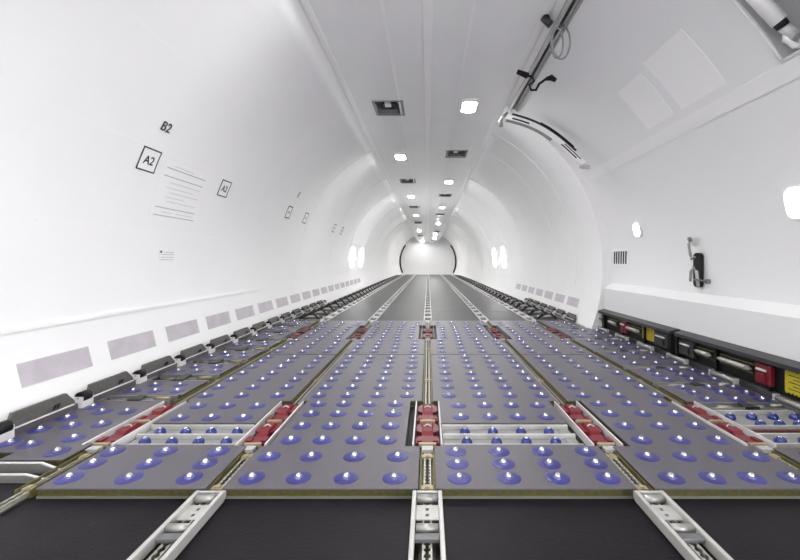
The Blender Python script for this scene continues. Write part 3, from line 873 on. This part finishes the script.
box_sign(4.64, 4.85, 2.5, 3.2, 'A2', 'narrow boxed position sign on the left wall beyond the text placard', .011)
box_sign(6.85, 7.06, 2.5, 3.3, '', 'tiny boxed sign far along the left wall, third boxed sign from the camera', .016)
box_sign(7.8, 8.0, 2.5, 3.3, '', 'tiny boxed sign far along the left wall, fourth boxed sign from the camera', .016)
box_sign(10.2, 10.42, 2.5, 3.3, '', 'tiny boxed sign far along the left wall, fifth boxed sign from the camera', .016)
box_sign(11.15, 11.35, 2.5, 3.3, '', 'tiny boxed sign far along the left wall, farthest boxed sign', .016)
tag(wall_text('B2', 3.47, 1.96, .118, 'position_letters', INK), 'dark B2 lettering on the left wall above the boxed A2 sign', 'lettering')
z = q_z(1.95); tag(wallpatch('position_mark', -1, 7.0, 7.06, z-.05, z+.05, .003, GINK), 'faint grey mark on the far left wall above the tiny boxed signs', 'mark')
t = thing('text_placard', 'large pale text placard with ruled grey lines on the left wall', 'placard', (0, 0, 0))
wallpatch('sheet', -1, 3.65, 4.39, q_z(6.2), q_z(2.55), .0015, PAPER, t)
for q in (2.79, 3.075, 5.0, 5.92):
    z = q_z(q); wallpatch('rule_line', -1, 3.70, 4.33, z, z+.007, .0045, GINK, t)
for q, a, b in ((2.68, 3.8, 4.1), (3.3, 3.8, 4.3), (3.55, 3.78, 4.2), (3.8, 3.85, 4.32), (4.1, 3.8, 4.1), (4.4, 3.85, 4.3), (5.45, 3.8, 3.95), (5.45, 4.02, 4.3)):
    z = q_z(q); wallpatch('text_line', -1, a, b, z, z+.005, .0045, mat('pale_ink', (.60, .60, .61), .6) if 'pale_ink' not in bpy.data.materials else bpy.data.materials['pale_ink'], t)
t = thing('small_placard', 'small white notice with a black dot below the large placard', 'placard', (0, 0, 0))
wallpatch('sheet', -1, 3.86, 4.12, .99, 1.11, .003, PAPER, t)
for z in (1.085, 1.062, 1.035, 1.01): wallpatch('text_line', -1, 3.93 if z > 1.07 else 3.88, 4.08, z, z+.005, .0045, GINK, t)
wallpatch('dot', -1, 3.87, 3.895, 1.08, 1.10, .0045, INK, t)
for k, (px, dy, dx) in enumerate(((0, 40, -389), (0, 36, -320))):
    Y = 400*2.58/(-dx); z = 1 + dy*Y/400
    o = wallpatch('small_decal', -1, Y-.03, Y+.06, z-.01, z+.01, .003, PAPER)
    tag(o, 'tiny faint decal on the left wall, the %s of two' % ('nearer' if k == 0 else 'farther'), 'decal')

# ------------------------------------------------------------------ fittings on the cargo door
def on_door(Y, z, e=0.):
    a = math.asin((z-.9)/DR); return door_pt(Y, a, e), a
# slotted vent at (621, 258)
t = thing('vent_grille', 'small white vent grille with vertical black slots on the cargo door', 'vent', (0, 0, 0))
(px, py, pz), a = on_door(5.58, 1.05, -.012)
MB().box(px-.004, px+.02, 5.37, 5.80, .93, 1.17).build('plate', PAPER, t)
for k in range(6):
    y = 5.39 + .066*k
    m = MB(); m.prism([(y+.012, .96), (y+.046, .96), (y+.04, 1.135), (y, 1.135)], px-.007, px-.003, 'x'); m.build('slot', INK, t)
# handle in its dark pocket at (695, 262)
Y0 = 400*2.68/267 - .06
t = thing('door_handle_lever', 'chrome lever over a dark handle pocket on the cargo door above the ledge', 'handle', (0, 0, 0))
xf = 2.66
pz0, pz1 = .74, 1.08
m = MB(); m.prism(rrect(.11, pz1-pz0, .045), 0, .03, 'x'); o = m.build('pocket', BLACK, t, (xf-.002, Y0, (pz0+pz1)/2))
m = MB(); m.tube([(xf-.03, Y0+.06, 1.20), (xf-.05, Y0+.05, 1.17), (xf-.04, Y0+.055, 1.12), (xf-.035, Y0+.045, 1.05), (xf-.05, Y0+.01, 1.02), (xf-.04, Y0-.03, 1.04)], .012, 10); m.build('lever', ALU, t)
m = MB(); m.tube([(xf-.01, Y0+.09, 1.21), (xf-.06, Y0+.02, 1.22)], .02, 10); m.build('lever_knob', MGREY, t)
m = MB(); m.tube([(xf-.04, Y0+.04, .80), (xf-.06, Y0, .90), (xf-.06, Y0-.04, .94), (xf-.05, Y0-.065, .90), (xf-.04, Y0-.075, .75)], .014, 10); m.build('handle', ALUL, t)
m = MB(); m.tube([(xf-.06, Y0-.05, .82), (xf-.06, Y0-.22, .81)], .010, 8); m.tube([(xf-.06, Y0-.22, .81), (xf-.05, Y0-.245, .81)], .024, 10); m.build('latch_pin', MGREY, t)

# actuators in the bay at the upper right
def curve_pts(Y, a0, a1, e, n=6): return [door_pt(Y, a, e) for a in lin(a0, a1, n)]
RA = ratio_angle
for k, (Y, lab) in enumerate(((2.47, 'white strut actuator in the door bay at top right, the thicker and farther one'), (2.24, 'white strut actuator in the door bay at top right, the thinner and nearer one'))):
    t = thing('actuator', lab, 'actuator', (0, 0, 0), 'white actuators in the cargo door bay')
    e = .01
    p0 = door_pt(Y, RA(1.47), e); p1 = door_pt(Y+.02, RA(1.0), e+.02)
    MB().tube([p0, p1], .045 if k == 0 else .036, 18).build('barrel', TRIM, t)
    q0 = door_pt(Y, RA(1.52), e); MB().tube([q0, p0], .036 if k == 0 else .030, 14).build('collar', BLACK, t)
    r0 = door_pt(Y-.03, RA(1.64), e); MB().tube([r0, q0], .030 if k == 0 else .026, 12).build('rod_end', BAYM if k == 0 else ALUL, t)
t = thing('actuator_bracket', 'chunky white hooked bracket at the lower end of the bay, top right', 'bracket', (0, 0, 0))
m = MB()
for Y in (2.20, 2.33, 2.46):
    m.tube([door_pt(Y, RA(1.74), .04), door_pt(Y, RA(1.70), -.01), door_pt(Y+.015, RA(1.62), -.02), door_pt(Y+.02, RA(1.58), .015)], .020, 10)
m.build('hook', TRIM, t)
m = MB(); m.tube([door_pt(Y, RA(1.71), .035) for Y in lin(1.75, 2.48, 5)], .03, 12); m.build('cross_beam', TRIM, t)
t = thing('bay_pipe', 'dark and silver pipes along the near side of the bay, top right', 'pipe', (0, 0, 0))
MB().tube(curve_pts(2.06, RA(1.6), RA(1.0), .03), .018, 8).build('line', BLACK, t)
MB().tube(curve_pts(1.98, RA(1.6), RA(1.0), .03), .018, 8).build('line', ALUL, t)

# ------------------------------------------------------------------ ceiling cable rail, loops, clips and hinge arm
t = thing('cable_rail', 'grey cable channel running overhead along the ceiling edge toward the hinge arm', 'rail', (1.25, 0, 3.22))
MB().box(-.05, .05, -1.0, 5.85, .0, .045).build('channel', CABLE, t)
MB().box(-.054, -.035, -1.0, 5.85, -.03, .02).build('lip', ALUL, t)
MB().box(.03, .054, -1.0, 5.85, -.03, .02).build('lip', ALU, t)
m = MB(); m.tube([(-.005, y, -.004 + .006*math.sin(y*5)) for y in lin(-1, 5.8, 40)], .014, 6); m.build('cable', DGREY, t)
def at(px, py, Y): return ((px-428)*Y/400, Y, 1 - (py-261)*Y/400)
t = thing('cable_loop', 'two hanging loops of thin grey cable beside the ceiling cable rail', 'cable', (0, 0, 0))
for (cx, cy, rx, ry, ph) in ((557, 43, 6, 15, 0), (561, 42, 9, 17, .6)):
    pts = [at(cx + rx*math.sin(u), cy - ry*math.cos(u), 3.72 + .05*math.sin(u*.5+ph)) for u in lin(-.3, 2*PI*.93, 26)]
    MB().tube(pts, .0085, 6).build('loop', CABLE, t)
t = thing('cable_clip', 'small dark clip holding the grey cable loops at the rail', 'clip', (0, 0, 0))
m = MB(); m.tube([at(543, 17, 3.75), at(551, 25, 3.75)], .035, 6); m.build('body', DGREY, t)
m = MB(); m.tube([at(546, 14, 3.73), at(549, 19, 3.73)], .016, 6); m.build('tab', BLACK, t)
t = thing('cable_connector', 'black cable with a plug at each end hanging from the ceiling rail', 'cable', (0, 0, 0))
pts = [at(x, y, 4.4) for x, y in ((526, 75), (532, 77), (534, 81), (529, 85), (531, 90), (536, 90), (539, 84), (546, 79), (552, 78))]
MB().tube(pts, .014, 8).build('cable', BLACK, t)
MB().tube([at(517, 71.5, 4.4), at(528, 76, 4.4)], [.026, .034], 8).build('plug', BLACK, t)
MB().tube([at(546, 79, 4.4), at(551, 77.5, 4.39), at(556, 80.5, 4.39)], [.02, .034, .022], 8).build('plug', BLACK, t)

t = thing('hinge_arm', 'curved white hinge arm with dark edges hanging below the door frame arch', 'arm', (0, 0, 0))
def arm_pt(u, dr=0., dY=0.):
    px = 506 + (583-506)*u; py = 117 + 47*u + 0*u - 9*math.sin(PI*u)
    Y = 5.72 - .42*u + dY
    x, _, z = at(px, py, 5.72 - .42*u)
    L = math.hypot(x, z-.9); return (x*(1+dr/L), Y, .9+(z-.9)*(1+dr/L))
def ribbon_arm(name, u0, u1, d0, d1, y0, y1, m):
    mb = MB(); n = 14; v = []
    for u in lin(u0, u1, n):
        v += [arm_pt(u, d0, y0), arm_pt(u, d1, y0), arm_pt(u, d1, y1), arm_pt(u, d0, y1)]
    fs = [(i*4+q, i*4+(q+1) % 4, (i+1)*4+(q+1) % 4, (i+1)*4+q) for i in range(n) for q in range(4)] + [(3, 2, 1, 0), (n*4, n*4+1, n*4+2, n*4+3)]
    mb.add(v, fs); return mb.build(name, m, t)
ribbon_arm('beam', 0, 1, -.035, .035, -.03, .03, TRIM)
ribbon_arm('outer_edge', .05, .86, .04, .062, -.04, .03, DGREY)
ribbon_arm('outer_edge', .40, .82, .046, .072, -.045, .02, BLACK)
ribbon_arm('inner_edge', .02, .62, -.06, -.04, -.035, .02, CABLE)
ribbon_arm('dark_slot', .08, .30, -.02, .0, -.034, -.028, BLACK)
ribbon_arm('dark_slot', .72, .92, -.025, -.01, -.034, -.028, BLACK)
ribbon_arm('dark_slot', .74, .95, .008, .02, -.034, -.028, BLACK)
m = MB(); m.tube([arm_pt(1.0, -.05), arm_pt(1.06, .03)], .03, 8); m.build('end_fitting', ALUL, t)
m = MB(); m.tube([arm_pt(0, .06, .0), arm_pt(-.04, .0), arm_pt(-.04, -.08), arm_pt(0.0, -.15)], .03, 8); m.build('hook', ALU, t)

# ------------------------------------------------------------------ camera, world, view
cam = bpy.data.cameras.new('camera'); co = bpy.data.objects.new('camera', cam); COL.objects.link(co)
cam.sensor_width = 36; cam.lens = 18; cam.shift_x = -28/800; cam.shift_y = -19/800; cam.clip_start = .02
co.location = (0, 0, 1); co.rotation_euler = (PI/2, 0, 0)
sc.camera = co
w = bpy.data.worlds.new('world'); sc.world = w; w.use_nodes = True
w.node_tree.nodes['Background'].inputs['Color'].default_value = (.9, .95, 1, 1)
w.node_tree.nodes['Background'].inputs['Strength'].default_value = .3
al_ = bpy.data.lights.new('left_wall_fill', 'AREA'); al_.shape = 'RECTANGLE'; al_.size = 2.3; al_.size_y = 1.3; al_.energy = 120; al_.color = (1, .99, 1)  # area light added behind the camera to brighten the left wall
ao = bpy.data.objects.new('left_wall_fill', al_); COL.objects.link(ao); ao.location = (2.72, -2.25, .85); ao.rotation_euler = (0, PI/2 + .1, 0)
sc.view_settings.view_transform = 'Standard'; sc.view_settings.look = 'None'; sc.view_settings.gamma = 1
sc.view_settings.use_curve_mapping = False
sc.view_settings.exposure = 1.12
sc.cycles.max_bounces = 12; sc.cycles.diffuse_bounces = 8; sc.cycles.glossy_bounces = 4
sc.cycles.sample_clamp_indirect = 6
sc.cycles.use_denoising = True
